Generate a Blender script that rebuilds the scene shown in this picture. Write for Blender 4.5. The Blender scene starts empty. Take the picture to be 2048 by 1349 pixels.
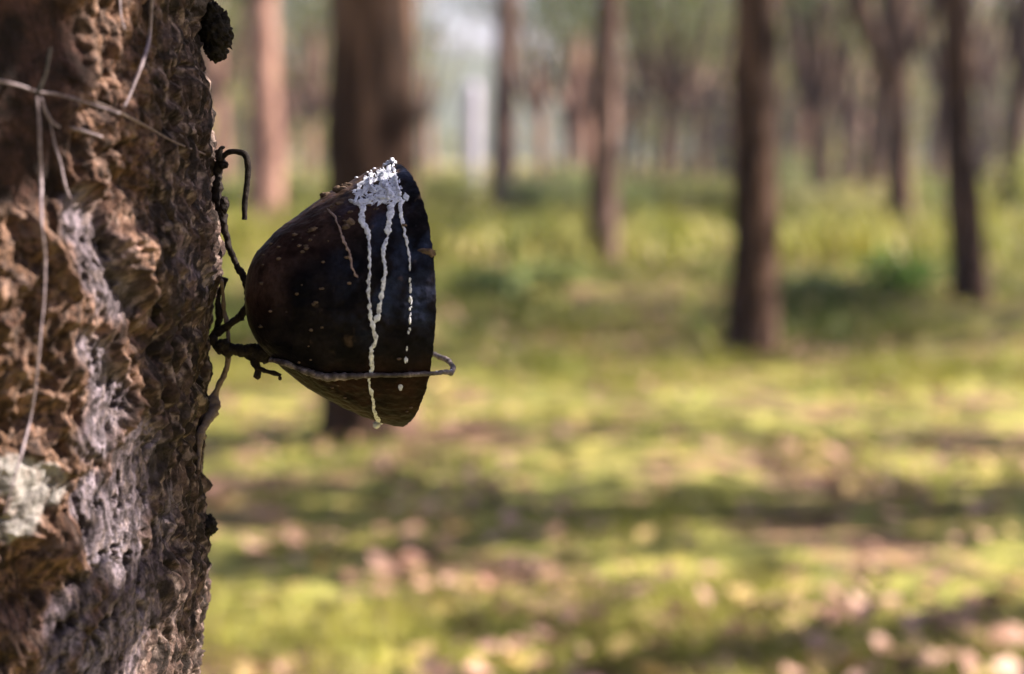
import bpy, math, random
import numpy as np
from mathutils import Vector, Matrix
from mathutils.bvhtree import BVHTree
R = math.radians
random.seed(7); rng = np.random.default_rng(7)
scene = bpy.context.scene
COL = scene.collection

# ------------------------------------------------------------------ camera, sky, sun, exposure
FPX = 2844.4; HZ = 310.0; CAMH = 1.0          # focal length in photo pixels, horizon row, eye height
PITCH = math.atan((674.5 - HZ) / FPX)
cam_d = bpy.data.cameras.new("camera"); cam = bpy.data.objects.new("camera", cam_d); COL.objects.link(cam)
cam_d.sensor_width = 36; cam_d.lens = 50; cam_d.clip_start = .02; cam_d.clip_end = 3000
cam.location = (0, 0, CAMH); cam.rotation_euler = (math.pi/2 - PITCH, 0, 0)
cam_d.dof.use_dof = True; cam_d.dof.focus_distance = .672; cam_d.dof.aperture_fstop = 4.0; cam_d.dof.aperture_blades = 0
scene.camera = cam

SUN_EL, SUN_AZ = 38.0, 4.0                   # azimuth: degrees from +X towards +Y
SDIR = Vector((math.cos(R(SUN_EL))*math.cos(R(SUN_AZ)), math.cos(R(SUN_EL))*math.sin(R(SUN_AZ)), math.sin(R(SUN_EL))))
world = bpy.data.worlds.new("World"); scene.world = world; world.use_nodes = True
wn = world.node_tree.nodes; wl = world.node_tree.links
bg = wn.get('Background') or wn.new('ShaderNodeBackground')
sky = wn.new('ShaderNodeTexSky'); sky.sky_type = 'NISHITA'; sky.sun_disc = False
sky.sun_elevation = R(SUN_EL); sky.sun_rotation = R(90 - SUN_AZ)
sky.air_density = 1.3; sky.dust_density = 1.5
tint = wn.new('ShaderNodeMix'); tint.data_type = 'RGBA'; tint.blend_type = 'MULTIPLY'; tint.inputs[0].default_value = 1; tint.inputs[7].default_value = (1.0, .90, 1.05, 1)
wl.new(sky.outputs[0], tint.inputs[6]); wl.new(tint.outputs[2], bg.inputs[0]); bg.inputs[1].default_value = .06
sl = bpy.data.lights.new("sun", 'SUN'); sl.energy = 5.0; sl.angle = R(.55); sl.color = (1.0, .87, .72)
so = bpy.data.objects.new("sun", sl); COL.objects.link(so)
so.rotation_euler = SDIR.to_track_quat('Z', 'Y').to_euler()
scene.view_settings.view_transform = 'Standard'; scene.view_settings.look = 'None'
scene.view_settings.exposure = 1.95; scene.view_settings.gamma = 1

# ------------------------------------------------------------------ helpers
cp, sp = math.cos(PITCH), math.sin(PITCH)
def at(u, v, Y):
    """world point seen at photo pixel (u,v) lying at world depth Y"""
    a = (u - 1024) / FPX; b = -(v - 674.5) / FPX
    d = Vector((a, cp + b*sp, -sp + b*cp)); k = Y / d.y
    return Vector((d.x*k, Y, CAMH + d.z*k))
def ray(u, v):
    a = (u - 1024) / FPX; b = -(v - 674.5) / FPX
    return Vector((a, cp + b*sp, -sp + b*cp)).normalized()
def proj(P):
    x = P[..., 0]; y = P[..., 1]; z = P[..., 2] - CAMH
    dep = np.maximum(y*cp - z*sp, 1e-3); up = y*sp + z*cp
    return 1024 + FPX*x/dep, 674.5 - FPX*up/dep
def tag(o, label=None, cat=None, group=None, kind=None):
    if label: o['label'] = label
    if cat: o['category'] = cat
    if group: o['group'] = group
    if kind: o['kind'] = kind
    return o
def link(o, parent=None):
    COL.objects.link(o)
    if parent is not None: o.parent = parent
    return o
def empty(name, loc=(0, 0, 0)):
    o = bpy.data.objects.new(name, None); o.empty_display_size = .1; o.location = loc; return link(o)
def mesh(name, V, F, mat, parent=None, col=None, smooth=True):
    """V (n,3) world or local; F (m,k) array; col (n,3) linear colour attribute"""
    V = np.asarray(V, dtype=np.float32); F = np.asarray(F, dtype=np.int32)
    me = bpy.data.meshes.new(name); k = F.shape[1]
    me.vertices.add(len(V)); me.vertices.foreach_set('co', V.ravel())
    me.loops.add(F.size); me.loops.foreach_set('vertex_index', F.ravel())
    me.polygons.add(len(F)); me.polygons.foreach_set('loop_start', np.arange(0, F.size, k, dtype=np.int32))
    me.polygons.foreach_set('loop_total', np.full(len(F), k, dtype=np.int32))
    me.polygons.foreach_set('use_smooth', np.full(len(F), smooth, dtype=bool))
    if col is not None:
        ca = me.color_attributes.new('Col', 'FLOAT_COLOR', 'POINT')
        c4 = np.ones((len(V), 4), dtype=np.float32); c4[:, :3] = col; ca.data.foreach_set('color', c4.ravel())
    me.update(calc_edges=True); me.validate()
    me.materials.append(mat)
    o = bpy.data.objects.new(name, me); link(o, parent)
    if parent is not None:
        me.transform(Matrix.Translation(-parent_world(parent)))
    return o
def parent_world(p):
    t = Vector((0, 0, 0))
    while p is not None: t += p.location; p = p.parent
    return t
def grid_faces(nr, nc, wrap=False):
    r = np.arange(nr-1)[:, None]; c = np.arange(nc if wrap else nc-1)[None, :]; c2 = (c+1) % nc
    return np.stack([r*nc+c, r*nc+c2, (r+1)*nc+c2, (r+1)*nc+c], -1).reshape(-1, 4)
# noise --------------------------------------------------------------
def _h(ix, iy, iz, s):
    with np.errstate(over='ignore'):
        n = (ix.astype(np.uint32)*np.uint32(73856093)) ^ (iy.astype(np.uint32)*np.uint32(19349663)) ^ (iz.astype(np.uint32)*np.uint32(83492791)) ^ np.uint32((s*2654435761) & 0xffffffff)
        n ^= n >> np.uint32(13); n *= np.uint32(1274126177); n ^= n >> np.uint32(16); n *= np.uint32(2246822519); n ^= n >> np.uint32(15)
    return n
def noise(P, s=0):
    P = np.asarray(P); i = np.floor(P).astype(np.int64); f = P - i; w = f*f*f*(f*(f*6-15)+10); out = 0
    for dx in (0, 1):
        for dy in (0, 1):
            for dz in (0, 1):
                h = _h(i[..., 0]+dx, i[..., 1]+dy, i[..., 2]+dz, s)
                gx = (h & 1023)/511.5-1; gy = ((h >> np.uint32(10)) & 1023)/511.5-1; gz = ((h >> np.uint32(20)) & 1023)/511.5-1
                d = gx*(f[..., 0]-dx)+gy*(f[..., 1]-dy)+gz*(f[..., 2]-dz)
                out = out + d*(w[..., 0] if dx else 1-w[..., 0])*(w[..., 1] if dy else 1-w[..., 1])*(w[..., 2] if dz else 1-w[..., 2])
    return out
def fbm(P, o=4, s=0):
    t = 0; a = 1.
    for k in range(o): t = t + a*noise(P*(2.03**k), s+k*17); a *= .5
    return t
def ridged(P, o=3, s=0):
    t = 0; a = 1.
    for k in range(o): t = t + a*(1-np.abs(noise(P*(2.1**k), s+k*13))*2.2); a *= .5
    return t/1.75
def worley(P, s=0):
    P = np.asarray(P); i = np.floor(P).astype(np.int64); f1 = np.full(P.shape[:-1], 9.); f2 = f1.copy()
    for dx in (-1, 0, 1):
        for dy in (-1, 0, 1):
            for dz in (-1, 0, 1):
                c = i + np.array([dx, dy, dz]); h = _h(c[..., 0], c[..., 1], c[..., 2], s)
                o = np.stack([(h & 1023)/1023., ((h >> np.uint32(10)) & 1023)/1023., ((h >> np.uint32(20)) & 1023)/1023.], -1)
                d = np.sqrt((((c+o)-P)**2).sum(-1)); m = d < f1
                f2 = np.where(m, f1, np.minimum(f2, d)); f1 = np.where(m, d, f1)
    return f1, f2
def sstep(a, b, x): t = np.clip((x-a)/(b-a), 0, 1); return t*t*(3-2*t)
def polydist(U, V, pts):
    d = np.full(U.shape, 1e9)
    for (x0, y0), (x1, y1) in zip(pts[:-1], pts[1:]):
        dx, dy = x1-x0, y1-y0; t = np.clip(((U-x0)*dx+(V-y0)*dy)/(dx*dx+dy*dy+1e-9), 0, 1)
        d = np.minimum(d, np.hypot(U-x0-t*dx, V-y0-t*dy))
    return d
# materials -----------------------------------------------------------
def mat_new(name):
    m = bpy.data.materials.new(name); m.use_nodes = True; nt = m.node_tree
    return m, nt, nt.nodes['Principled BSDF']
def noise_node(nt, scale, detail=4, rough=.6, coord='Object', vscale=None):
    tc = nt.nodes.new('ShaderNodeTexCoord'); n = nt.nodes.new('ShaderNodeTexNoise')
    n.inputs['Scale'].default_value = scale; n.inputs['Detail'].default_value = detail; n.inputs['Roughness'].default_value = rough
    if vscale:
        mp = nt.nodes.new('ShaderNodeMapping'); mp.inputs['Scale'].default_value = vscale
        nt.links.new(tc.outputs[coord], mp.inputs[0]); nt.links.new(mp.outputs[0], n.inputs['Vector'])
    else: nt.links.new(tc.outputs[coord], n.inputs['Vector'])
    return n
def ramp(nt, src, stops):
    r = nt.nodes.new('ShaderNodeValToRGB'); e = r.color_ramp.elements
    while len(e) < len(stops): e.new(.5)
    for k, (p, c) in enumerate(stops): e[k].position = p; e[k].color = (*c, 1)
    nt.links.new(src, r.inputs[0]); return r
def bump(nt, bs, src, strength, dist, prev=None):
    b = nt.nodes.new('ShaderNodeBump'); b.inputs['Strength'].default_value = strength; b.inputs['Distance'].default_value = dist
    nt.links.new(src, b.inputs['Height'])
    if prev: nt.links.new(prev.outputs[0], b.inputs['Normal'])
    nt.links.new(b.outputs[0], bs.inputs['Normal']); return b
def mat_attr(name, rough=.8, spec=.3, nscale=900, nstr=.5, ndist=.0006, vary=.5, coat=0):
    """vertex colour attribute times a fine procedural mottling, plus bump"""
    m, nt, bs = mat_new(name)
    at_ = nt.nodes.new('ShaderNodeAttribute'); at_.attribute_name = 'Col'
    n = noise_node(nt, nscale, 5, .65)
    r = ramp(nt, n.outputs['Fac'], [(.25, (1-vary,)*3), (.75, (1+vary*.6,)*3)])
    mx = nt.nodes.new('ShaderNodeMix'); mx.data_type = 'RGBA'; mx.blend_type = 'MULTIPLY'; mx.inputs[0].default_value = 1
    nt.links.new(at_.outputs['Color'], mx.inputs[6]); nt.links.new(r.outputs[0], mx.inputs[7])
    nt.links.new(mx.outputs[2], bs.inputs['Base Color'])
    bs.inputs['Roughness'].default_value = rough; bs.inputs['Specular IOR Level'].default_value = spec
    if coat: bs.inputs['Coat Weight'].default_value = coat; bs.inputs['Coat Roughness'].default_value = .25
    bump(nt, bs, n.outputs['Fac'], nstr, ndist)
    return m
def mat_noise(name, stops, scale, rough=.8, spec=.3, bstr=.5, bdist=.002, detail=5, vscale=None):
    m, nt, bs = mat_new(name); n = noise_node(nt, scale, detail, .65, 'Object', vscale)
    r = ramp(nt, n.outputs['Fac'], stops); nt.links.new(r.outputs[0], bs.inputs['Base Color'])
    bs.inputs['Roughness'].default_value = rough; bs.inputs['Specular IOR Level'].default_value = spec
    bump(nt, bs, n.outputs['Fac'], bstr, bdist); return m
def mat_leaf(name, transl=.35, rough=.55):
    m, nt, bs = mat_new(name); out = nt.nodes['Material Output']
    a = nt.nodes.new('ShaderNodeAttribute'); a.attribute_name = 'Col'
    t = nt.nodes.new('ShaderNodeBsdfTranslucent'); mx = nt.nodes.new('ShaderNodeMixShader'); mx.inputs[0].default_value = transl
    nt.links.new(a.outputs['Color'], bs.inputs['Base Color']); nt.links.new(a.outputs['Color'], t.inputs[0])
    bs.inputs['Roughness'].default_value = rough; bs.inputs['Specular IOR Level'].default_value = .3
    nt.links.new(bs.outputs[0], mx.inputs[1]); nt.links.new(t.outputs[0], mx.inputs[2]); nt.links.new(mx.outputs[0], out.inputs['Surface'])
    return m
M_FGBARK = mat_attr('crusty_bark', .85, .25, 650, .9, .0014, .6)
M_SHELL = mat_attr('coconut_shell', .45, .10, 420, .5, .0008, .6, 0)
M_SHELL.node_tree.nodes['Principled BSDF'].inputs['IOR'].default_value = 1.3
M_LATEX = mat_noise('latex', [(.34, (.26, .27, .36)), (.5, (.56, .60, .74)), (.64, (.74, .77, .86))], 450, .45, .5, .4, .0004)
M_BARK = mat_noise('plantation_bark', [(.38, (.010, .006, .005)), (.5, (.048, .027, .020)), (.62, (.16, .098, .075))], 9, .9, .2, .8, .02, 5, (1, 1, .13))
M_HALFLITBARK = mat_noise('half_lit_bark', [(.36, (.02, .012, .01)), (.5, (.11, .068, .058)), (.62, (.28, .19, .165))], 9, .9, .2, .8, .02, 5, (1, 1, .2))  # plantation bark with a part-sunlit tone painted into the colour
M_LITBARK = mat_noise('sunlit_bark', [(.32, (.09, .05, .042)), (.5, (.28, .16, .13)), (.68, (.42, .26, .215))], 7, .9, .2, .8, .02, 6, (1, 1, .35))  # pink bark with its sunlit brightness painted into the colour
M_LEAF = mat_leaf('foliage')
M_GRASS = mat_leaf('grass_blades', .3, .6)
M_LITTER = mat_leaf('dry_leaves', .15, .6)
M_WIRE = mat_noise('crusted_wire', [(.3, (.005, .004, .005)), (.6, (.018, .013, .012)), (.8, (.05, .035, .03))], 500, .75, .15, .8, .0008)
M_KNOB = mat_noise('dark_resin', [(.35, (.004, .004, .004)), (.7, (.025, .02, .018))], 400, .8, .12, .9, .001)
M_STALK = mat_noise('dry_stalk', [(.3, (.09, .065, .08)), (.7, (.29, .24, .28))], 350, .6, .4, .5, .0004)
M_DARKSTALK = mat_noise('dark_stalk', [(.3, (.09, .06, .055)), (.7, (.2, .15, .14))], 350, .6, .4, .5, .0004)

# tubes / blobs --------------------------------------------------------
def crom(pts, step):
    P = [np.array(p, float) for p in pts]; P = [2*P[0]-P[1]] + P + [2*P[-1]-P[-2]]; out = []
    for i in range(1, len(P)-2):
        n = max(2, int(np.linalg.norm(P[i+1][:3]-P[i][:3])/step))
        for k in range(n):
            t = k/n
            out.append(.5*((2*P[i])+(-P[i-1]+P[i+1])*t+(2*P[i-1]-5*P[i]+4*P[i+1]-P[i+2])*t*t+(-P[i-1]+3*P[i]-3*P[i+1]+P[i+2])*t**3))
    out.append(P[-2]); return np.array(out)
def tube_data(pts, step=.0006, sides=10, lump=.25, lscale=300, seed=0):
    """pts: list of (x,y,z,r)"""
    C = crom(pts, step); n = len(C); T = np.gradient(C[:, :3], axis=0); T /= np.linalg.norm(T, axis=1)[:, None]+1e-12
    up = np.array([0., 0, 1]) if abs(T[0, 2]) < .9 else np.array([1., 0, 0]); N = np.zeros((n, 3)); a = np.cross(T[0], up); a /= np.linalg.norm(a)
    for i in range(n):
        a = a-T[i]*a.dot(T[i]); a /= np.linalg.norm(a)+1e-12; N[i] = a
    B = np.cross(T, N); ang = np.linspace(0, 2*np.pi, sides, endpoint=False)
    D = N[:, None]*np.cos(ang)[None, :, None]+B[:, None]*np.sin(ang)[None, :, None]
    r = np.maximum(C[:, 3], 1e-5)[:, None, None]*np.ones((n, sides, 1))
    V = C[:, None, :3]+D*r
    if lump: V = V+D*r*lump*(fbm(V*lscale, 3, seed)*1.6+np.clip(noise(V*lscale*.45, seed+5), 0, 1)*2)[..., None]
    V = V.reshape(-1, 3); F = grid_faces(n, sides, True)
    V = np.vstack([V, C[0, :3], C[-1, :3]]); m = len(V)
    caps = [[(j+1) % sides, j, m-2, m-2] for j in range(sides)]+[[(n-1)*sides+j, (n-1)*sides+(j+1) % sides, m-1, m-1] for j in range(sides)]
    return V, F, caps
def tris(F4):
    F4 = np.asarray(F4); return np.vstack([F4[:, [0, 1, 2]], F4[:, [0, 2, 3]]])
def join(parts):
    Vs, Fs, o = [], [], 0
    for V, F in parts: Vs.append(V); Fs.append(np.asarray(F)+o); o += len(V)
    return np.vstack(Vs), np.vstack(Fs)
def tube(pts, **k):
    V, F, caps = tube_data(pts, **k); c = np.array(caps)[:, :3]
    return V, np.vstack([tris(F), c])
def blob(c, rad, seed=0, amp=.35, sc=1.6, nu=36, nv=24):
    th = np.linspace(0, np.pi, nv); ph = np.linspace(0, 2*np.pi, nu, endpoint=False)
    D = np.stack([np.sin(th)[:, None]*np.cos(ph), np.sin(th)[:, None]*np.sin(ph), np.cos(th)[:, None]*np.ones(nu)], -1)
    k = 1+amp*(fbm(D*sc+seed*7.3, 4, seed)+.5*noise(D*sc*5+seed, seed+3))
    V = (np.array(c)+D*k[..., None]*np.array(rad)).reshape(-1, 3)
    return V, tris(grid_faces(nv, nu, True))

# ------------------------------------------------------------------ ground
def gheight(x, y):
    P = np.stack([x*.35, y*.35, np.zeros_like(x)], -1)
    return .10*fbm(P, 3, 5)*sstep(2, 9, np.abs(y)+np.abs(x)*.5)+.02*noise(P*6, 8)
gx = np.sign(np.linspace(-1, 1, 221))*np.abs(np.linspace(-1, 1, 221))**3*500
gy = np.concatenate([np.linspace(-60, -1, 12), np.linspace(0, 30, 200), 30*np.exp(np.linspace(.03, 3.4, 60))])
GX, GY = np.meshgrid(gx, gy); GZ = gheight(GX, GY)*(np.hypot(GX, GY) < 120)
m, nt, bs = mat_new('plantation_ground')
n1 = noise_node(nt, 1.7, 6, .65); n2 = noise_node(nt, 9, 5, .6); n3 = noise_node(nt, .22, 3, .5)
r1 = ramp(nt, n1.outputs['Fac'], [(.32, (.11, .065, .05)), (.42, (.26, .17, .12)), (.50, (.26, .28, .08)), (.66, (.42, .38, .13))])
r2 = ramp(nt, n2.outputs['Fac'], [(.38, (.18, .15, .14)), (.5, (.85, .85, .85)), (.62, (1.35, 1.2, 1.1))])  # soil mottling, contrast raised to paint in finer sun dapple
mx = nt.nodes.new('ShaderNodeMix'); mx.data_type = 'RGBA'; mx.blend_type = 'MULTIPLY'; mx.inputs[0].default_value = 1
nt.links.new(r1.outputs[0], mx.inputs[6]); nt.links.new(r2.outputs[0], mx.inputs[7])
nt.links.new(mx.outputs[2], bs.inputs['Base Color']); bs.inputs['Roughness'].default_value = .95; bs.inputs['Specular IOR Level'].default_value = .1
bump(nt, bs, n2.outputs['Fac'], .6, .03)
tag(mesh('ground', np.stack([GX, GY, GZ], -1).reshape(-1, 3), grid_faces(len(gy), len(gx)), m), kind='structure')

def in_view(n, y0, y1, extra=.6, p=1.0):
    """random ground points in the wedge the photo sees (plus a margin)"""
    y = (y0**-p + rng.random(n)*(y1**-p-y0**-p))**(-1/p) if p else y0+(y1-y0)*rng.random(n)
    x = (rng.random(n)*2-1)*(y*.37+extra); return x, y
# grass ----------------------------------------------------------------
def grass(n, y0, y1, h0, h1, w, p, tall=0):
    x, y = in_view(n, y0, y1, .8, p)
    dens = fbm(np.stack([x*1.6, y*1.6, x*0], -1), 3, 21)+.3
    if tall: dens = fbm(np.stack([x*.8, y*.45, x*0+5], -1), 3, 27)*2.2+.05
    k = dens > rng.random(n)*.7-.10; x, y = x[k], y[k]; n = len(x); z = gheight(x, y)
    tf = np.clip(.6+1.1*fbm(np.stack([x*1.3, y*1.3, x*0], -1), 2, 33), .25, 1.4)
    h = (h0+(h1-h0)*rng.random(n))*tf; a = rng.random(n)*2*np.pi; ln = h*(.3+.7*rng.random(n)); b = rng.random(n)*2*np.pi
    wx, wy = np.cos(a)*w/2*(1+y*.06), np.sin(a)*w/2*(1+y*.06); P = np.stack([x, y, z-.01], -1)
    W = np.stack([wx, wy, wx*0], -1); L = np.stack([np.cos(b)*ln, np.sin(b)*ln, h], -1); Md = np.stack([np.cos(b)*ln*.35, np.sin(b)*ln*.35, h*.65], -1)
    V = np.stack([P-W, P+W, P+Md-W*.7, P+Md+W*.7, P+L], 1)
    base = np.arange(n)[:, None]*5
    F = np.concatenate([base+[0, 1, 3], base+[0, 3, 2], base+[2, 3, 4]])
    t = np.clip(.5+.9*fbm(np.stack([x*.8, y*.8, x*0+3], -1), 3, 44)+.3*(rng.random(n)-.5)-tall*.35, 0, 1)[:, None]
    c = np.array([.10, .14, .025])*(1-t)+np.array([.42, .40, .08])*t
    dry = rng.random(n) < .14; c[dry] = np.array([.34, .27, .14])
    return V.reshape(-1, 3), F, np.repeat(c, 5, 0)
Vg, Fg, Cg = [], [], []; o = 0
for a in [(70000, 2.0, 7, .03, .09, .005, 1.0), (60000, 6, 22, .05, .14, .008, 1.0), (22000, 20, 60, .12, .32, .02, 1.0), (34000, 7.2, 13, .08, .26, .012, 1.0, 1), (26000, 13, 45, .15, .6, .03, 1.0, .05)]:
    V, F, C = grass(*a); Vg.append(V); Fg.append(F+o); Cg.append(C); o += len(V)
tag(mesh('grass', np.vstack(Vg), np.vstack(Fg), M_GRASS, col=np.vstack(Cg)), 'short yellow-green grass covering the plantation floor', 'grass', kind='stuff')
# fallen leaves --------------------------------------------------------
def leaf_cards(P, L, W, yaw, pitch, roll, col, fold=.15):
    """elliptic leaves: 6-gon split in four quads-as-tris, folded along the midrib"""
    n = len(P); t = np.array([0, .5, 1, .5, .5]); s = np.array([0, -.5, 0, .5, 0.]); zf = np.array([0, fold, 0, fold, 0])
    X = (t-.5)[None]*L[:, None]; Y = s[None]*W[:, None]; Z = zf[None]*W[:, None]
    cr, sr = np.cos(roll)[:, None], np.sin(roll)[:, None]; Y, Z = Y*cr-Z*sr, Y*sr+Z*cr
    c_, s_ = np.cos(pitch)[:, None], np.sin(pitch)[:, None]; X, Z = X*c_+Z*s_, -X*s_+Z*c_
    c_, s_ = np.cos(yaw)[:, None], np.sin(yaw)[:, None]; X, Y = X*c_-Y*s_, X*s_+Y*c_
    V = P[:, None]+np.stack([X, Y, Z], -1); b = np.arange(n)[:, None]*5
    F = np.concatenate([b+[0, 1, 4], b+[1, 2, 4], b+[2, 3, 4], b+[3, 0, 4]])
    return V.reshape(-1, 3), F, np.repeat(col, 5, 0)
def litter(n, y0, y1, p):
    x, y = in_view(n, y0, y1, .8, p)
    k = fbm(np.stack([x*1.2, y*1.2, x*0+9], -1), 3, 61) > rng.random(n)*.6-.3; x, y = x[k], y[k]; n = len(x)
    P = np.stack([x, y, gheight(x, y)+.012+rng.random(n)*.03], -1)
    L = .04+.05*rng.random(n); t = rng.random(n)[:, None]
    c = np.array([.40, .22, .17])*(1-t)+np.array([.60, .39, .31])*t; c[rng.random(n) < .22] = [.10, .05, .035]; c[rng.random(n) < .2] = [.50, .37, .16]
    return leaf_cards(P, L, L*(.45+.25*rng.random(n)), rng.random(n)*6.28, rng.normal(0, .35, n), rng.normal(0, .35, n), c, .12)
Vg, Fg, Cg = [], [], []; o = 0
for a in [(5000, 2.0, 8, 1.0), (7500, 7, 30, 1.0)]:
    V, F, C = litter(*a); Vg.append(V); Fg.append(F+o); Cg.append(C); o += len(V)
tag(mesh('leaf_litter', np.vstack(Vg), np.vstack(Fg), M_LITTER, col=np.vstack(Cg)), 'pinkish brown fallen leaves scattered over the grass', 'fallen leaves', kind='stuff')

# ------------------------------------------------------------------ trees
def crown_data(seed, h0=3.6, h1=8.5, rad=2.6, ncl=46, nl=62, limbs=5, tone=0):
    rr = np.random.default_rng(seed); parts = []; tips = []
    for i in range(limbs):                                         # limbs
        a = i*2*np.pi/limbs+rr.random()*.9; e = rad*(.55+.4*rr.random()); top = h0+(h1-h0)*(.55+.4*rr.random())
        p = [(0, 0, h0-1.0, .085), (math.cos(a)*e*.22, math.sin(a)*e*.22, h0-.2, .07), (math.cos(a)*e*.6, math.sin(a)*e*.6, (h0+top)/2, .045), (math.cos(a)*e, math.sin(a)*e, top, .018)]
        parts.append(tube(p, step=.25, sides=7, lump=.1, lscale=4, seed=i))
        tips += [np.array(p[2][:3]), np.array(p[3][:3])]
    Vl, Fl = join(parts)
    P = []; cl = []
    for k in range(ncl):
        if k < len(tips): c = tips[k]
        else:
            d = rr.normal(size=3); d /= np.linalg.norm(d); q = rr.random()**.4
            c = np.array([d[0]*rad*q, d[1]*rad*q, (h0+h1)/2+.3+d[2]*(h1-h0)/2*q])
        s = .30+.35*rr.random(); m_ = int(nl*(.5+rr.random())); P.append(c+rr.normal(size=(m_, 3))*np.array([s, s, s*.6])); cl.append(np.full(m_, rr.random()))
    P = np.vstack(P); t = np.concatenate(cl); n = len(P); L = .13+.10*rr.random(n)
    c = np.array([.035, .065, .018])*(1-t)[:, None]+np.array([.13, .17, .045])*t[:, None]; c *= (.75+.5*rr.random(n))[:, None]
    c[rr.random(n) < .10] = [.22, .16, .05]
    V, F, C = leaf_cards(P, L, L*.42, rr.random(n)*6.28, rr.normal(.5, .5, n), rr.normal(0, .5, n), c)
    return (Vl, Fl), (V, F, C)
def trunk_chain(pts, sides=28, seed=0):
    V, F = tube(pts, step=.06, sides=sides, lump=0)
    P = V.copy(); d = .012*fbm(P*np.array([7, 7, 2.5]), 3, seed)+.005*noise(P*np.array([30, 30, 9]), seed+9)
    ctr = np.interp(P[:, 2], [p[2] for p in pts], [p[0] for p in pts]); cy = np.interp(P[:, 2], [p[2] for p in pts], [p[1] for p in pts])
    D = P-np.stack([ctr, cy, P[:, 2]], -1); D /= np.linalg.norm(D, axis=1)[:, None]+1e-6
    ang = np.arctan2(D[:, 1], D[:, 0]); z0 = pts[0][2]; fl = np.exp(-(P[:, 2]-z0)/.10)*(.03+.035*np.cos(ang*4+seed)); fl[P[:, 2] < z0] *= 1
    return V+D*(d*1.3+fl)[:, None], F
def obj_only(name, V, F, mat, col=None, smooth=True):
    o_ = mesh(name, V, F, mat, None, col, smooth); me = o_.data; bpy.data.objects.remove(o_); return me
CROWN = []
for s in range(5):
    (Vl, Fl), (V, F, C) = crown_data(100+s, nl=62 if s < 3 else 50, h0=3.3+.25*(s % 3), h1=8.2+.3*s, rad=2.3+.2*(s % 3), limbs=4+s % 3)
    CROWN.append((obj_only('limbs', Vl, Fl, M_BARK), obj_only('crown', V, F, M_LEAF, C, False)))
def add_crown(root, k, dz=0, dx=0, sc=1.0, rz=0):
    for me, nm in zip(CROWN[5 if k == 99 else k % 5], ('limbs', 'crown')):
        c = bpy.data.objects.new(nm, me); link(c, root); c.location = (dx, 0, dz); c.rotation_euler = (0, 0, rz); c.scale = (sc, sc, sc)
def gz(x, y): return float(gheight(np.array([x]), np.array([y]))[0])
def px_tree(D, pts, label, seed, top=3.9, mat=None):
    """nearby tree whose trunk was measured off the photo: pts = (u, v, width_px) from the base upwards, standing at depth D"""
    c = []
    for u, v, w in pts:
        p = at(u, v, D); c.append((p.x, p.y, p.z, w/2/FPX*D))
    g = gz(c[0][0], D); r0 = c[0][3]
    if c[0][2] > g: c[0] = (c[0][0], c[0][1], g, r0)
    c.insert(0, (c[0][0], c[0][1], c[0][2]-.25, r0*1.1))
    x1, y1, z1, r1_ = c[-1]; dx = (c[-1][0]-c[2][0])/max(.3, c[-1][2]-c[2][2])
    c.append((x1+dx*(top-z1)*.6, y1+.05, max(top, z1+.8), r1_*.8))
    root = empty('rubber_tree', (c[1][0], c[1][1], c[1][2]))
    tag(root, label, 'tree', 'rubber trees of the plantation')
    V, F = trunk_chain(c, seed=seed); mesh('trunk', V, F, mat or M_BARK, root)
    add_crown(root, seed, c[-1][2]-3.3-c[1][2], c[-1][0]-c[1][0], 1, seed*1.3)
    return root
px_tree(5.08, [(738, 900, 236), (738, 860, 212), (738, 800, 192), (742, 600, 182), (745, 300, 178), (748, 0, 165)], 'broad dark brown trunk directly behind the hanging cup', 1)
px_tree(7.15, [(1495, 710, 112), (1506, 640, 100), (1512, 450, 92), (1510, 300, 98), (1508, 150, 92), (1514, 0, 86)], 'dark slightly crooked trunk right of centre with a flared foot', 2)
px_tree(9.7, [(1940, 603, 86), (1936, 520, 70), (1925, 380, 66), (1918, 200, 62), (1912, 0, 62)], 'slim dark trunk near the right edge leaning a little left', 3)
px_tree(13.4, [(1208, 522, 62), (1208, 400, 58), (1210, 200, 52), (1218, 0, 46)], 'slender trunk between the cup and the crooked trunk, sunlit down its right side', 4, mat=M_HALFLITBARK)
px_tree(21.0, [(528, 415, 78), (530, 300, 70), (526, 150, 60), (524, 0, 56)], 'pinkish sunlit trunk seen between the near bark and the broad dark trunk', 5, mat=M_LITBARK)
px_tree(25.0, [(1006, 395, 56), (1008, 250, 52), (1012, 100, 46), (1016, 0, 44)], 'distant trunk just right of the pale post', 6, mat=M_HALFLITBARK)
TR_V = []; TR_P = []
for s in range(4):
    rr = random.Random(s); lean = rr.uniform(-.25, .25); r0 = .13+.02*s
    pts = [(0, 0, -.25, r0*1.15), (0, 0, 0, r0*1.1), (lean*.15, 0, .5, r0), (lean*.5, .03, 1.8, r0*.92), (lean, .05, 3.4, r0*.8), (lean*1.1, .05, 4.0, r0*.7)]
    TR_V.append((obj_only('trunk', *trunk_chain(pts, 18, s+40), M_BARK), lean*1.05)); TR_V[-1][0].name = 'trunk'
    TR_P.append((obj_only('trunk', *trunk_chain(pts, 18, s+40), M_LITBARK), lean*1.05))
def plant_tree(x, y, label, k, sc=1.0, low=0, pale=False):
    root = empty('rubber_tree', (x, y, gz(x, y) if math.hypot(x, y) < 120 else 0)); tag(root, label, 'tree', 'rubber trees of the plantation')
    root.scale = (sc, sc, sc)
    me, dx = (TR_P if pale else TR_V)[k % 4]; t = bpy.data.objects.new('trunk', me); link(t, root); t.rotation_euler = (0, 0, 0)
    add_crown(root, k, -low, dx, 1, k*1.7); return root
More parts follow.
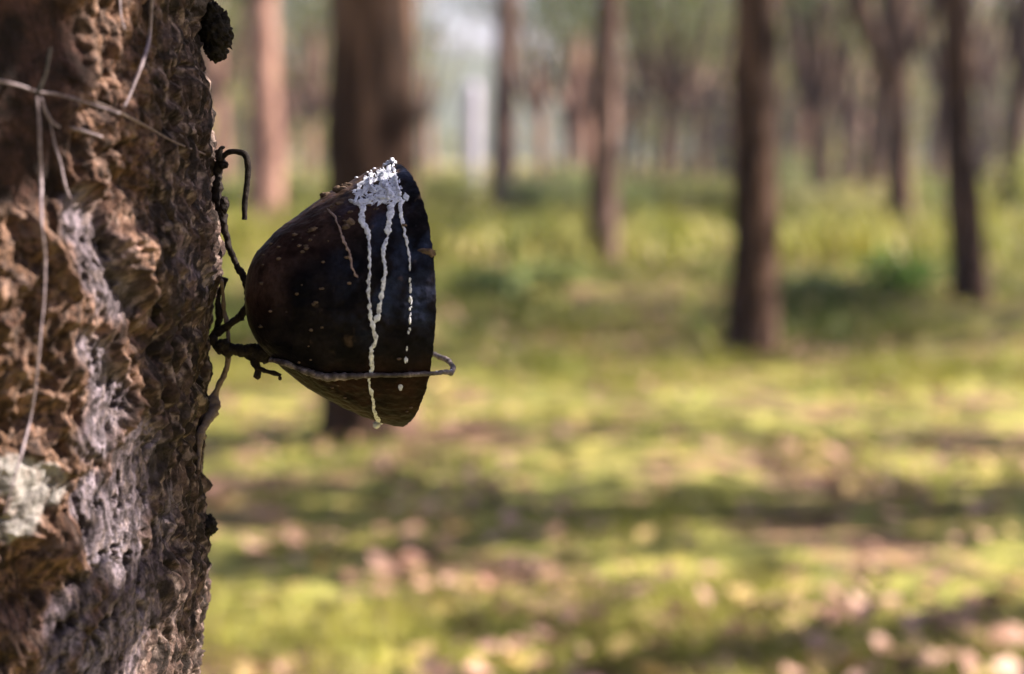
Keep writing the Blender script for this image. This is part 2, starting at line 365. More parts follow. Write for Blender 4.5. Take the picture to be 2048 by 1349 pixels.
# trees out of the picture whose crowns shade the floor
(Vl, Fl), (V, F, C) = crown_data(150, h0=3.2, h1=7.6, rad=2.5, ncl=70, nl=15, limbs=7)
CROWN.append((obj_only('limbs', Vl, Fl, M_BARK), obj_only('crown', V, F, M_LEAF, C, False)))
OUT = [(6.8, 4.5), (5.4, 8.9), (9.0, 9.4), (12.2, 9.0), (10.4, 12.0), (-4.2, 6.5), (-5.5, 12), (12.6, 5.4), (14.8, 27), (-4, -5), (2, -7), (7.5, -7.5), (-8, -1), (3.4, -2.9), (3.4, 4.1), (6.6, -3.2), (-3.2, -1.6), (-.2, -3.2), (-3.4, 3.2)]
for i, (x, y) in enumerate(OUT):
    plant_tree(x, y, 'rubber tree standing outside the picture, its crown shading the plantation floor', 99 if i in (0, 1, 2, 7) else i)
# far trees in the picture: (u, D, scale)
FAR = [(1320, 30, .9, 'thin dim trunk midway between the slender lit trunk and the crooked trunk'),
       (1640, 27, 1.0, 'dark far trunk just right of the crooked trunk'),
       (1735, 24, 1.1, 'purplish far trunk left of the pair of dark far trunks'),
       (1800, 19, 1.15, 'dark far trunk left of the slim dark trunk'),
       (2010, 22, 1.0, 'far trunk at the right edge of the picture'),
       (450, 34, 1.0, 'far thin trunk close against the near bark'),
       (620, 38, 1.1, 'far grey trunk just left of the broad dark trunk'),
       (1085, 42, 1.1, 'far pink trunk, first right of the distant trunk by the pale post'),
       (1130, 36, 1.0, 'far pink trunk, second right of the distant trunk by the pale post'),
       (1170, 48, 1.2, 'far trunk close left of the slender lit trunk'),
       (1265, 44, 1.0, 'far trunk close right of the slender lit trunk'),
       (1400, 46, 1.2, 'far trunk close left of the crooked trunk'),
       (1590, 40, 1.1, 'far trunk touching the right side of the crooked trunk'),
       (1690, 38, 1.0, 'far trunk left of the purplish trunk'),
       (1860, 35, 1.2, 'far trunk close left of the slim dark trunk'),
       (1975, 40, 1.2, 'far trunk close right of the slim dark trunk'),
       (570, 46, 1.0, 'far thin trunk right of the pinkish sunlit trunk'),
       (860, 50, 1.0, 'far trunk close right of the broad dark trunk')]
for i, (u, D, sc, lb) in enumerate(FAR):
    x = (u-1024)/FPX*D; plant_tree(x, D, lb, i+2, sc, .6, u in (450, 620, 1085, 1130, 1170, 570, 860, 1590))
# the far edge of the plantation, rows that read as one mass
Vg, Fg, Cg = [], [], []; o = 0
Vt = []
rr = np.random.default_rng(5)
for k in range(380):
    y = 52+rr.random()*48; x = (rr.random()*2-1)*y*.55
    if k >= 200:                                                    # the plantation closes in on every side, not only ahead
        a = R(62)+(k-200)/180*R(236)+rr.normal()*.02; q_ = 24+rr.random()*34; x, y = math.sin(a)*q_, math.cos(a)*q_
    u = 1024+FPX*x/max(y, .1)
    if k < 200 and 800 < u < 1190 and rr.random() < .86 or k < 200 and 560 < u < 640 and rr.random() < .6: continue
    h = 7+3*rr.random(); r_ = .12+.08*rr.random()
    Vt.append(tube([(x, y, -.2, r_*1.2), (x+rr.normal()*.15, y, 2.5, r_), (x+rr.normal()*.3, y, h*.7, r_*.6)], step=.8, sides=7, lump=0))
    n = 520; q = rr.normal(size=(n, 3)); q /= np.linalg.norm(q, axis=1)[:, None]; q *= (rr.random(n)**.4)[:, None]
    lo = .4+1.9*rr.random()
    P = np.array([x, y, (h+lo)/2])+q*np.array([2.6, 2.6, (h-lo)/2]); P += rr.normal(size=(n, 3))*.2; t = np.clip(.5+.8*fbm(P*.5, 2, 3), 0, 1)[:, None]
    cl_ = rr.integers(0, 26, n); cc_ = rr.random(26)[cl_][:, None]; off = rr.normal(size=(26, 3))[cl_]*np.array([1.3, 1.3, (h-lo)/3.2]); P = np.array([x, y, (h+lo)/2])+off+rr.normal(size=(n, 3))*.42
    c = (np.array([.04, .06, .025])*(1-cc_)+np.array([.46, .45, .17])*cc_**1.3); c[cl_ % 6 == 0] = np.array([.44, .29, .24]); L = .3+.25*rr.random(n)
    V, F, C = leaf_cards(P, L, L*.6, rr.random(n)*6.28, rr.normal(.3, .6, n), rr.normal(0, .6, n), c); Vg.append(V); Fg.append(F+o); Cg.append(C); o += len(V)
V, F = join(Vt); fw = mesh('distant_wood', V, F, M_BARK)
tag(fw, 'distant wood closing the view behind the plantation rows', 'distant wood', kind='stuff')
fo = mesh('foliage', np.vstack(Vg), np.vstack(Fg), M_LEAF, fw, np.vstack(Cg), False); fo['kind'] = 'stuff'

# shrubs ----------------------------------------------------------------
def shrub(u, v, D, w, h, label, seed, tone=(.07, .14, .03), tone2=(.16, .24, .06), n=420, leaf=.09, cat='shrub'):
    rr = np.random.default_rng(seed); p = at(u, v, D); x = p.x; y = D; z = gz(x, y); root = empty('shrub' if cat == 'shrub' else 'weed_clump', (x, y, z))
    tag(root, label, cat, 'undergrowth between the trees'); parts = []; P = []
    for i in range(9):
        a = rr.random()*6.28; e = w/2*(.3+.7*rr.random()); hh = h*(.55+.45*rr.random()); q = (x+math.cos(a)*e, y+math.sin(a)*e, z+hh)
        parts.append(tube([(x, y, z-.03, .008), ((x*2+q[0])/3, (y*2+q[1])/3, z+hh*.5, .006), (*q, .003)], step=.08, sides=5, lump=0))
        s = np.linspace(.25, 1, n//9)[:, None]; P.append(np.array([x, y, z])*(1-s)+np.array(q)*s+rr.normal(size=(n//9, 3))*np.array([w*.13, w*.13, h*.12]))
    V, F = join(parts); mesh('stems', V, F, M_BARK, root)
    P = np.vstack(P); P[:, 2] = np.maximum(P[:, 2], z+.02); m_ = len(P); t = rr.random(m_)[:, None]; L = leaf*(.7+.6*rr.random(m_))
    V, F, C = leaf_cards(P, L, L*.45, rr.random(m_)*6.28, rr.normal(-.2, .5, m_), rr.normal(0, .5, m_), np.array(tone)*(1-t)+np.array(tone2)*t)
    mesh('leaves', V, F, M_LEAF, root, C, False); return root
SH = [(1790, 590, 10.2, .95, .36, 'lush bright green shrub left of the slim dark trunk', (.10, .20, .04), (.26, .44, .09)),
      (1655, 600, 9.8, .5, .16, 'low blue-green weed clump right of the crooked trunk', (.16, .23, .11), (.34, .44, .2)),
      (975, 600, 9.6, .55, .26, 'dark green weed clump just right of the cup', (.12, .18, .07), (.28, .36, .12)),
      (1120, 590, 10.5, .7, .18, 'low green weed clump left of the slender lit trunk foot', (.18, .23, .08), (.38, .42, .15)),
      (1090, 420, 24, 1.3, .6, 'rounded far bush beyond the distant trunk', (.10, .15, .07), (.25, .31, .13)),
      (1345, 425, 24, 1.6, .75, 'pale yellow-green far bush left of the crooked trunk', (.20, .22, .07), (.42, .42, .15)),
      (1620, 425, 25, 1.2, .55, 'pale far bush right of the crooked trunk', (.20, .23, .10), (.44, .42, .22)),
      (900, 400, 28, 1.8, .8, 'yellow-green far bush right of the broad dark trunk', (.20, .23, .07), (.40, .42, .14)),
      (610, 410, 26, 1.3, .6, 'yellow-green far bush left of the broad dark trunk', (.20, .23, .07), (.40, .42, .14)),
      (1850, 430, 24, 1.7, .6, 'green far bush behind the slim dark trunk', (.16, .20, .06), (.32, .36, .12)),
      (460, 420, 24, .9, .7, 'green far bush close against the near bark', (.16, .20, .06), (.32, .36, .12))]
SH += [(700, 420, 30, 2.2, 1.0, 'yellow-green far bush hidden partly by the broad dark trunk', (.20, .24, .07), (.42, .44, .15)),
       (1250, 430, 22, 1.2, .55, 'small pale green far bush right of the slender lit trunk', (.18, .24, .09), (.38, .42, .16)),
       (1440, 440, 21, 1.1, .6, 'small yellow-green far bush touching the left of the crooked trunk', (.20, .23, .08), (.42, .42, .16)),
       (1720, 440, 20, 1.4, .5, 'low yellow far bush right of centre between the two dark trunks', (.24, .23, .08), (.46, .42, .17)),
       (2030, 430, 22, 1.5, 1.2, 'tall yellow-green far bush at the right edge', (.22, .26, .06), (.44, .46, .14)),
       (1180, 400, 30, 2.0, .8, 'light green far bush behind the slender lit trunk', (.16, .22, .08), (.34, .40, .16)),
       (1560, 400, 33, 2.4, 1.1, 'light green far bush behind the crooked trunk', (.16, .22, .08), (.34, .40, .16))]
for i, (u, v, D, w, h, lb, t1, t2) in enumerate(SH): shrub(u, v, D, w, h, lb, 300+i, t1, t2, 420 if D < 15 else 700, .07 if D < 8 else .10 if D < 15 else .16, 'shrub' if h > .3 else 'weed')
# pale post
p = at(943, 340, 33); m_ = mat_noise('pale_paint', [(.3, (.34, .32, .42)), (.7, (.48, .46, .58))], 3, .8)
V, F = tube([(p.x, 33, -.1, .20), (p.x, 33, 1.2, .20), (p.x+.02, 33, 2.5, .19), (p.x+.02, 33, 2.62, .1)], step=.2, sides=16, lump=.03, lscale=3)
tag(mesh('post', V, F, m_), 'thick pale post standing far off left of the distant trunk', 'post')
# low hills far behind
hx = np.linspace(-500, 500, 120); hy = np.linspace(240, 420, 20); HX, HY = np.meshgrid(hx, hy)
HZ_ = np.sin((HY-240)/180*np.pi)*(26+10*fbm(np.stack([HX*.01, HY*.01, HX*0], -1), 3, 4))-1
tag(mesh('hills', np.stack([HX, HY, HZ_], -1).reshape(-1, 3), grid_faces(20, 120), mat_noise('hill_forest', [(.3, (.04, .06, .03)), (.7, (.10, .12, .06))], .08, .9)), kind='structure')

# ------------------------------------------------------------------ foreground tree
YC, TR = .663, .127
EDGE_V = [-400, 0, 20, 60, 130, 200, 280, 330, 400, 480, 560, 640, 700, 800, 860, 940, 990, 1040, 1090, 1150, 1220, 1300, 1349, 1700]
EDGE_U = [445, 441, 424, 418, 424, 440, 442, 440, 436, 452, 450, 424, 416, 414, 400, 400, 401, 402, 412, 406, 396, 387, 382, 370]
def centre_x(z):
    v = 310+(CAMH-z)/.69*FPX*1.003
    u = np.interp(v, EDGE_V, EDGE_U)-13
    th = np.arctan((u-1024)/FPX); return (YC*np.sin(th)-TR)/np.cos(th)
theta = np.concatenate([np.arange(-45, 105, .3), np.arange(105, 315, 4.)])            # degrees from +X towards the camera
zz = np.concatenate([np.linspace(-.3, .70, 60), np.arange(.71, 1.115, .00075), np.linspace(1.13, 3.6, 110)])
TH, ZZ = np.meshgrid(np.radians(theta), zz); NR, NC = TH.shape
cxs = centre_x(zz)
k_ = np.ones(9)/9; cxs_s = np.convolve(np.pad(cxs, 4, mode='edge'), k_, 'valid')
DX, DY = np.cos(TH), -np.sin(TH)
base = np.stack([cxs_s[:, None]+TR*DX, YC+TR*DY, ZZ], -1)
PU, PV = proj(base)
front = (np.sin(TH) > -.3) & (ZZ > .70) & (ZZ < 1.13)
PU = np.where(np.sin(TH) > -.25, PU, 900.)                          # features only on the side that faces the photo
N0 = np.stack([TR*DX, TR*DY, ZZ], -1)
warp = np.stack([noise(N0*40, 1), noise(N0*40, 2), noise(N0*40, 3)], -1)*.010
wu, wv = noise(N0*55, 11)*55, noise(N0*55, 12)*55
U, V_ = PU+wu+noise(N0*200, 14)*14, PV+wv+noise(N0*200, 15)*14
def cap(pts, r, soft=18): return 1-sstep(r-soft, r+soft, polydist(U, V_, pts))
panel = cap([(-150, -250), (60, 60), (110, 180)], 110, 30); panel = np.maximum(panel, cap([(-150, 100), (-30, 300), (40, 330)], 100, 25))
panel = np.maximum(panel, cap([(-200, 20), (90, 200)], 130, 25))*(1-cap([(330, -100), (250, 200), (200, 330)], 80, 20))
pale = np.maximum.reduce([cap([(165, 395), (195, 500), (245, 610)], 40), cap([(195, 700), (225, 780), (195, 890)], 40),
                          cap([(285, 880), (262, 960), (250, 1040)], 42), cap([(190, 1000), (250, 1100), (285, 1200), (230, 1349)], 55),
                          cap([(310, 1150), (345, 1000)], 22), cap([(165, 1180), (110, 1349)], 40), cap([(385, 500), (410, 560)], 18)])
lich = cap([(0, 950), (85, 960), (20, 1050)], 34, 8)
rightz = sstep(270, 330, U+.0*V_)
crust = np.clip(1-panel-pale, 0, 1)
W_ = N0+warp
f1a, f2a = worley(W_*np.array([75, 75, 60]), 1); f1b, f2b = worley(W_*np.array([190, 190, 130]), 2); f1c, f2c = worley(W_*np.array([420, 420, 330]), 3)
vert = ridged(W_*np.array([120, 120, 26]), 3, 5)                    # vertical ridges of the right-hand bark
mid = fbm(W_*np.array([60, 60, 42]), 5, 9)
finec = np.clip((f2b-f1b)*2.2, 0, 1); crk = 1-sstep(0, .22, f2a-f1a); fine = fbm(W_*np.array([230, 230, 170]), 4, 19); rg = ridged(W_*np.array([130, 130, 85]), 4, 29)-.45
pA = np.clip((f2a-f1a)*2.4, 0, 1); pB = np.clip((f2b-f1b)*2.2, 0, 1); pC = np.clip((f2c-f1c)*2, 0, 1)
bil = np.clip(np.abs(noise(W_*np.array([190, 190, 42]), 95))*3.2, 0, 1)**.7; bil2 = np.clip(np.abs(noise(W_*np.array([85, 85, 17]), 96))*3.2, 0, 1)**.6; bil3 = np.clip(np.abs(noise(W_*np.array([60, 60, 38]), 98))*3.4, 0, 1)**.6
lump = pA*.0014+pB*.0013+pC*.0010+mid*.0112+fine*.0040+rg*.0026+(bil3-.75)*.0030+(bil2-.75)*.0030+(bil-.75)*.0016-.001+noise(W_*np.array([22, 22, 14]), 3)*.008
rid = (bil-.75)*.0046+(bil2-.75)*.0058+(vert-.45)*.0020+(.5-f1b)*.0006+(.5-f1c)*.0012+mid*.0040+fine*.0026+(ridged(W_*np.array([260, 260, 70]), 3, 77)-.5)*.0022
disp = crust*(lump*.82*(1-rightz)+rid*.85*rightz)
pit = worley((W_+.004*np.stack([fine, mid, fine], -1))*np.array([190, 190, 85]), 8)[0]; pitm = np.clip(1-sstep(.18, .50, pit), 0, 1)*sstep(-.25, .1, fbm(W_*45, 2, 91))
disp += pale*(-.0030+.0012*fbm(W_*np.array([170, 170, 45]), 4, 22)+.0010*(ridged(W_*np.array([330, 330, 50]), 2, 23)-.5)+.0012*(ridged(W_*np.array([150, 150, 22]), 3, 24)-.5)+.0016*fine-.0048*pitm)
disp += panel*(-.0055+.0012*fbm(W_*np.array([150, 150, 90]), 5, 31)+.0005*(.5-f1c))
def bumpat(u, v, r, h): return h*np.exp(-((U-u)**2+(V_-v)**2)/(r*r))
def ridge(pts, r, h): return h*np.exp(-(polydist(U, V_, pts)/r)**2)
disp += bumpat(108, 1090, 42, .011)+bumpat(20, 560, 45, .007)+bumpat(190, 330, 38, .007)+bumpat(170, 150, 30, .005)
disp += bumpat(40, 1010, 50, .0015)-bumpat(40, 1190, 75, .011)-bumpat(25, 500, 30, .006)-bumpat(225, 305, 16, .007)-bumpat(30, 860, 30, .005)
disp += ridge([(60, 450), (110, 520), (165, 600)], 20, .0065)+ridge([(230, 460), (262, 520), (300, 610)], 14, .005)+ridge([(70, 790), (120, 840), (180, 900)], 17, .006)
disp += ridge([(-10, 650), (60, 730)], 18, .005)+ridge([(130, 640), (150, 780)], 26, .004)-ridge([(320, 560), (330, 700), (345, 820)], 9, .0045)-ridge([(365, 120), (362, 260)], 10, .006)
disp -= ridge([(240, 560), (290, 700)], 12, .004)+ridge([(0, 470), (60, 440)], 20, .004)
disp *= 1-.6*lich
disp += lich*(.0014+.0012*(ridged(W_*np.array([160, 160, 200]), 3, 61)-.4))
disp *= np.where((ZZ > .70) & (ZZ < 1.13), 1, .9)
limit = np.clip(disp, -.018, .018)
tang = noise(W_*140, 71)*.0018*crust
Vt3 = base+np.stack([DX*limit-DY*tang*0+0, DY*limit, noise(W_*150, 72)*.0016*crust], -1)+np.stack([-DY*tang*(-1), DX*tang, tang*0], -1)
# flare at the foot
fl = np.exp(-(ZZ)/.12)*.05*(ZZ > -1); Vt3 += np.stack([DX*fl, DY*fl, fl*0], -1)
# colours (the bark's own, plus shade painted into right side, pits and black mottles)
def lerp(a, b, t): return a*(1-t[..., None])+b*t[..., None]
c1 = fbm(W_*70, 4, 81); c2 = fbm(W_*np.array([45, 45, 20]), 3, 82); c3 = noise(W_*500, 83)
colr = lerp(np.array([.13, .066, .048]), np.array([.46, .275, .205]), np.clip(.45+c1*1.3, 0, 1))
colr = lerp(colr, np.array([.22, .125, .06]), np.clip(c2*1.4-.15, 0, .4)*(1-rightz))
colr = lerp(colr, lerp(np.array([.10, .062, .055]), np.array([.27, .185, .175]), np.clip(.5+c1*1.5, 0, 1)), rightz*.85)*(1-.34*rightz)[..., None]  # right side darkened in the colour to stand for its shade
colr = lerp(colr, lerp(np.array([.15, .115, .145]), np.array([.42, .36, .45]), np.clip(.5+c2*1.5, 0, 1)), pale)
colr = lerp(colr, np.array([.05, .03, .03])*np.ones_like(colr), np.clip(pale*pitm, 0, 1)*.8)  # pits darkened in the colour as shaded hollows
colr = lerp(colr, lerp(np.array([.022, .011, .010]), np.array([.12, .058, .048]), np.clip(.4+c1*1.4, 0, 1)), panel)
colr = lerp(colr, lerp(np.array([.26, .25, .26]), np.array([.56, .56, .57]), np.clip(.5+c1*2, 0, 1)), lich*.85)
fib = noise(W_*np.array([420, 420, 48]), 93)+.6*noise(W_*np.array([900, 900, 110]), 94); colr = colr*(1+.9*fib*(.35+.65*np.maximum(rightz, pale)))[..., None]
soot_shade = np.maximum(sstep(.08, .20, fbm(W_*np.array([230, 230, 80]), 4, 97))*(.5+.4*rightz), sstep(.10, .2, fbm(W_*np.array([480, 480, 210]), 3, 197))*.75)*(1-.5*panel)*(1-lich)  # dark resin mottles, made near-black to paint in deeper shade
flk = sstep(.12, .26, fbm(W_*np.array([420, 420, 130]), 3, 297))*(.35+.5*rightz)*(1-panel); colr = lerp(colr, np.array([.50, .38, .35])*np.ones_like(colr), flk)
colr = lerp(colr, np.array([.014, .009, .009])*np.ones_like(colr), soot_shade)
dk = np.clip(fbm(W_*np.array([110, 110, 55]), 4, 88)*2.6-.35, 0, .85)*crust; colr = lerp(colr, np.array([.04, .027, .027])*np.ones_like(colr), dk)  # dark areas blackened too, standing in for deep shade
colr = np.clip(colr, .004, 1)*(.56*(1+.6*c3))[..., None]
TREE = empty('rubber_tree', (float(centre_x(np.array([0.]))[0]), YC, 0))
tag(TREE, 'nearest rubber tree with crusty flaking bark that holds the latex cup', 'tree', 'rubber trees of the plantation')
order = np.argsort(theta)
FB = grid_faces(NR, NC, True)
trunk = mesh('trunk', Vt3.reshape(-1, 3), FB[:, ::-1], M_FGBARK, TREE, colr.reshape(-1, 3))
add_crown(TREE, 3, .3, -.02, 1, 2.2)
bv_t = BVHTree.FromPolygons([Vector(v) for v in Vt3[60:600].reshape(-1, 3).tolist()], grid_faces(540, NC).tolist())
CAMP = Vector((0, 0, CAMH))
def hit(bv, u, v, off=0):
    h = bv.ray_cast(CAMP, ray(u, v))
    if h[0] is None: return None
    n = h[1]; n = n if n.dot(ray(u, v)) < 0 else -n
    return h[0]+n*off, n
def on_trunk(u, v, off, fallback=.69):
    h = bv_t.ray_cast(CAMP, ray(u, v))
    if h[0] is None: return at(u, v, fallback)
    return h[0]-ray(u, v)*off
# knobs on the silhouette
kn = [((433, 64), (.0072, .007, .0085), 1), ((446, 78), (.0040, .005, .004), 2), ((452, 50), (.0016, .0016, .0022), 3), ((432, 98), (.005, .006, .006), 4), ((424, 32), (.005, .006, .006), 14)]
parts = [blob(at(u, v, .689), r_, s, .6, 2.6) for (u, v), r_, s in kn]; V, F = join(parts)
mesh('bark_knob', V, F, M_KNOB, TREE)
V, F = join([blob(at(413, 1052, .689), (.0050, .006, .0050), 5, .55, 2.8), blob(at(400, 1035, .689), (.003, .005, .003), 6, .55, 2.8), blob(at(423, 1056, .689), (.0026, .003, .0032), 16, .5, 2.8)])
mesh('bark_knob', V, F, M_KNOB, TREE)
for pu, pv_, r_ in ((402, 998, (.0022, .004, .0030)), (405, 1168, (.0024, .003, .0018))):
    V, F = blob(at(pu, pv_, .689), r_, pu, .5, 2.2); mesh('bark_knob', V, F, M_KNOB, TREE)

# added unseen leafy shoot above the picture that shades the cup
def shade_shoot():
    root_p = Vector((centre_x(np.array([1.55]))[0]+TR*.8, YC, 1.55))
    cup_c = at(690, 600, .69)
    keep = [at(783, 326, .69), at(775, 332, .68), at(905, 738, .69), at(436, 180, .69), at(436, 240, .69), at(405, 1120, .69), at(395, 1200, .69), at(388, 1290, .69), at(380, 1340, .688)]
    keep += [on_trunk(u, v, 0) for u in (20, 70, 130, 190, 240) for v in (440, 520, 600, 680, 760, 840, 920, 1000, 1070)]
    keep += [on_trunk(u, v, 0) for u, v in ((190, 340), (215, 280), (200, 120))]
    shade = [at(u, v, .66) for u, v in ((600, 450), (650, 420), (700, 400), (740, 370), (760, 400), (800, 400), (830, 450), (850, 520), (850, 620), (780, 480), (700, 500), (600, 550), (700, 620), (800, 620), (830, 720), (700, 700), (600, 640), (560, 600), (770, 780), (700, 790), (640, 740))]
    shade += [on_trunk(u, v, 0) for u, v in ((330, 500), (380, 600), (330, 700), (400, 450), (350, 300), (330, 900), (250, 1200), (150, 1250), (60, 1200), (60, 60), (60, 250), (300, 1100), (350, 1000), (120, 150), (20, 350), (320, 1200), (180, 1320))]
    shade += [on_trunk(u, v, 0) for u in (285, 325, 365, 405) for v in (40, 120, 200, 280, 360, 440, 520, 600, 680, 760, 840, 920, 1000)]
    e1 = SDIR.orthogonal().normalized(); e2 = SDIR.cross(e1)
    kp = np.array([[p.dot(e1), p.dot(e2)] for p in keep]); rr = random.Random(3); P = []; sets = []
    todo = [np.array([p.dot(e1), p.dot(e2)]) for p in shade]
    base_p = [p for p in shade]
    for rnd in range(10):
        for p, q in zip(base_p, todo):
            if any(abs((q-c)@np.array([math.cos(a), math.sin(a)])) < L*.42 and abs((q-c)@np.array([-math.sin(a), math.cos(a)])) < W*.40 for c, a, L, W, _ in sets): continue
            for tr in range(60):
                L = rr.uniform(.035, .10); W = L*rr.uniform(.32, .45); a = rr.uniform(0, math.pi); c = q+np.array([rr.uniform(-.3, .3)*L, rr.uniform(-.3, .3)*L])
                ax = np.array([math.cos(a), math.sin(a)]); ay = np.array([-ax[1], ax[0]]); dd = kp-c
                if not (((dd@ax)/(L*.56))**2+((dd@ay)/(W*.7))**2 < 1).any():
                    sets.append((c, a, L, W, rr.uniform(.42, .72))); break
    Vs, Fs, Cs, tw = [], [], [], []; o = 0
    for c, a, L, W, d in sets:
        h = e1*c[0]+e2*c[1]; ctr = h+SDIR*(cup_c.dot(SDIR)+d)
        ax = e1*math.cos(a)+e2*math.sin(a); ay = -e1*math.sin(a)+e2*math.cos(a)
        N = 9; rows = []
        for i in range(N):
            t = i/(N-1); w = W*math.sin(math.pi*min(.999, max(.001, t))**.85)**.8*.62
            for s in (-1, 0, 1): rows.append(ctr+ax*(t-.5)*L+ay*s*w*.9+SDIR*(abs(s)*w*.3+math.sin(t*3)*.006))
        Vs.append(np.array(rows)); f = grid_faces(N, 3); Fs.append(f+o); o += len(rows); Cs.append(np.tile(np.array([.05, .10, .025])*(.8+.5*rr.random()), (len(rows), 1)))
        tw.append(ctr-ax*L*.5)
    hub = sum(tw, Vector((0, 0, 0)))/len(tw)+Vector((0, 0, .03))
    parts = [tube([(*root_p, .006), (*(root_p.lerp(hub, .5)+Vector((0, 0, .08))), .005), (*hub, .003)], step=.01, sides=8, lump=.1, lscale=80)]
    for p in tw: parts.append(tube([(*hub, .0014), (*(hub.lerp(p, .5)+Vector((0, 0, .015))), .0011), (*p, .0008)], step=.012, sides=5, lump=0))
    V, F = join(parts); b = mesh('added_shade_shoot', V, F, M_BARK, TREE)
    mesh('leaves', np.vstack(Vs), np.vstack(Fs), M_LEAF, b, np.vstack(Cs))  # leaves set along the sun rays to block light on chosen points
    print('shoot leaves', len(sets))
shade_shoot()

# ------------------------------------------------------------------ coconut shell cup
CUPY = .69; PXM = .690/FPX
ALPHA = R(24)
axis = Vector((-math.cos(ALPHA), -math.sin(ALPHA), .02)).normalized()      # towards the pole (closed end)
rimc = at(793, 591, CUPY+.004)
b1 = Vector((0, 0, 1)); b1 = (b1-axis*b1.dot(axis)).normalized(); b2 = axis.cross(b1)
ROLL = R(9); b1, b2 = b1*math.cos(ROLL)+b2*math.sin(ROLL), b2*math.cos(ROLL)-b1*math.sin(ROLL)
S_ = np.array([0, 12, 26, 66, 126, 186, 246, 291, 304]); Rr = np.array([0, 63, 92, 139, 190, 226, 253, 266, 267.])
LEN = 281/math.cos(ALPHA)*PXM
ns, nf = 200, 520
q = np.linspace(0, 1, ns)**1.6; fi = np.linspace(0, 2*np.pi, nf, endpoint=False)
rad = np.interp(q*304, S_, Rr)*PXM
ks = np.ones(7)/7
rad[4:-4] = np.convolve(np.pad(rad, 3, mode='edge'), ks, 'valid')[4:-4]
rad = np.minimum(rad, np.sqrt(q*304*338+1e-9)*PXM)
Q, FI = np.meshgrid(q, fi, indexing='ij'); RD = rad[:, None]*np.ones(nf)
AX = np.array(axis); B1 = np.array(b1); B2 = np.array(b2)
def shell_pts(extra):
    s_ = (1-Q)*LEN; r_ = RD+extra
    return np.array(rimc)+AX*(s_+0)[..., None]+(B1*(r_*np.cos(FI))[..., None]+B2*(r_*np.sin(FI))[..., None])
P0 = shell_pts(0)
d = .0009*fbm(P0*60, 4, 3)+.0005*(ridged(P0*np.array([150, 150, 150]), 3, 4)-.5)+.00045*(.5-worley(P0*260, 6)[0])
pr = 1-(.160-.04*np.cos(FI))*np.abs(np.sin(FI))**1.15*Q**.5+.008*np.cos(3*FI+.9)*Q
RD = RD*pr*(1-(.042+.030*np.cos(FI))*np.sin(np.pi*np.clip(Q, 0, 1)**.8))
out = shell_pts(d*np.minimum(1, RD/.01))
rimn = .0007*noise(np.stack([np.cos(fi)*14, np.sin(fi)*14, fi*0], -1), 5)+.0005*noise(np.stack([np.cos(fi)*40, np.sin(fi)*40, fi*0], -1), 6)
out = out-AX*(rimn*1.0)[None, :, None]*(Q**6)[..., None]
TH_ = .0032
RD2 = np.maximum(RD-TH_*(.6+.4*Q), 0)
inn = np.array(rimc)+AX*((1-Q)*(LEN-TH_)-0)[..., None]+(B1*(RD2*np.cos(FI))[..., None]+B2*(RD2*np.sin(FI))[..., None])
inn = inn-AX*(rimn)[None, :, None]*(Q**6)[..., None]
vo = out.reshape(-1, 3); vi = inn.reshape(-1, 3); fo_ = grid_faces(ns, nf, True); fi_ = fo_[:, ::-1]+len(vo)
b_ = (ns-1)*nf; j = np.arange(nf); j2 = (j+1) % nf
rim = np.stack([b_+j, b_+j2, len(vo)+b_+j2, len(vo)+b_+j], -1)
su, sv = proj(out)
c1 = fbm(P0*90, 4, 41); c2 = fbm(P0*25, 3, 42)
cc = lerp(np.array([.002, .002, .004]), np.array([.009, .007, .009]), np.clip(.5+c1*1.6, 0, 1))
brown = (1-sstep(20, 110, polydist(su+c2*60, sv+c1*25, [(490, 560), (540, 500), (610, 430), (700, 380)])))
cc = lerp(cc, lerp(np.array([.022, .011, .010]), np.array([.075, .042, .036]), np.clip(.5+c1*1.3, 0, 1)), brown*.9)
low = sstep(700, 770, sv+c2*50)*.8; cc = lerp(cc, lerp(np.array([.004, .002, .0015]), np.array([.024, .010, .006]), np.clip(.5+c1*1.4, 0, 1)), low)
spots = np.clip(fbm(P0*np.array([160, 160, 110]), 3, 55)*3-1.3, 0, 1)*(su > 620); blue = np.clip(fbm(P0*np.array([70, 70, 45]), 4, 58)*2.2+.15, 0, 1)*sstep(640, 740, su)*sstep(720, 600, sv); cc = lerp(cc, np.array([.024, .034, .075])*np.ones_like(cc), blue*.75); cc = lerp(cc, np.array([.20, .13, .085])*np.ones_like(cc), spots*.7*sstep(900, 300, sv))  # blue patches are sky sheen painted into the shell colour
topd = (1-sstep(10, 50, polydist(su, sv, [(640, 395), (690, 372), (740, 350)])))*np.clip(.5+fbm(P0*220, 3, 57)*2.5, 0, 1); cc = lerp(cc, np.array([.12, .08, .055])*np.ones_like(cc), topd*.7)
ci = lerp(np.array([.10, .06, .045]), np.array([.35, .30, .27]), np.clip(.5+c1*1.5, 0, 1))
CUP = empty('latex_cup', tuple(rimc))
tag(CUP, 'dark coconut shell cup streaked with white latex, lying sideways on its wire loop', 'cup')
VS = np.vstack([vo, vi]); FS = np.vstack([fo_, fi_, rim])
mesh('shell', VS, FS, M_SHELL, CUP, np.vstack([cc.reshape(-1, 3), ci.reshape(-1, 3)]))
bv_c = BVHTree.FromPolygons([Vector(v) for v in vo.tolist()], fo_.tolist())
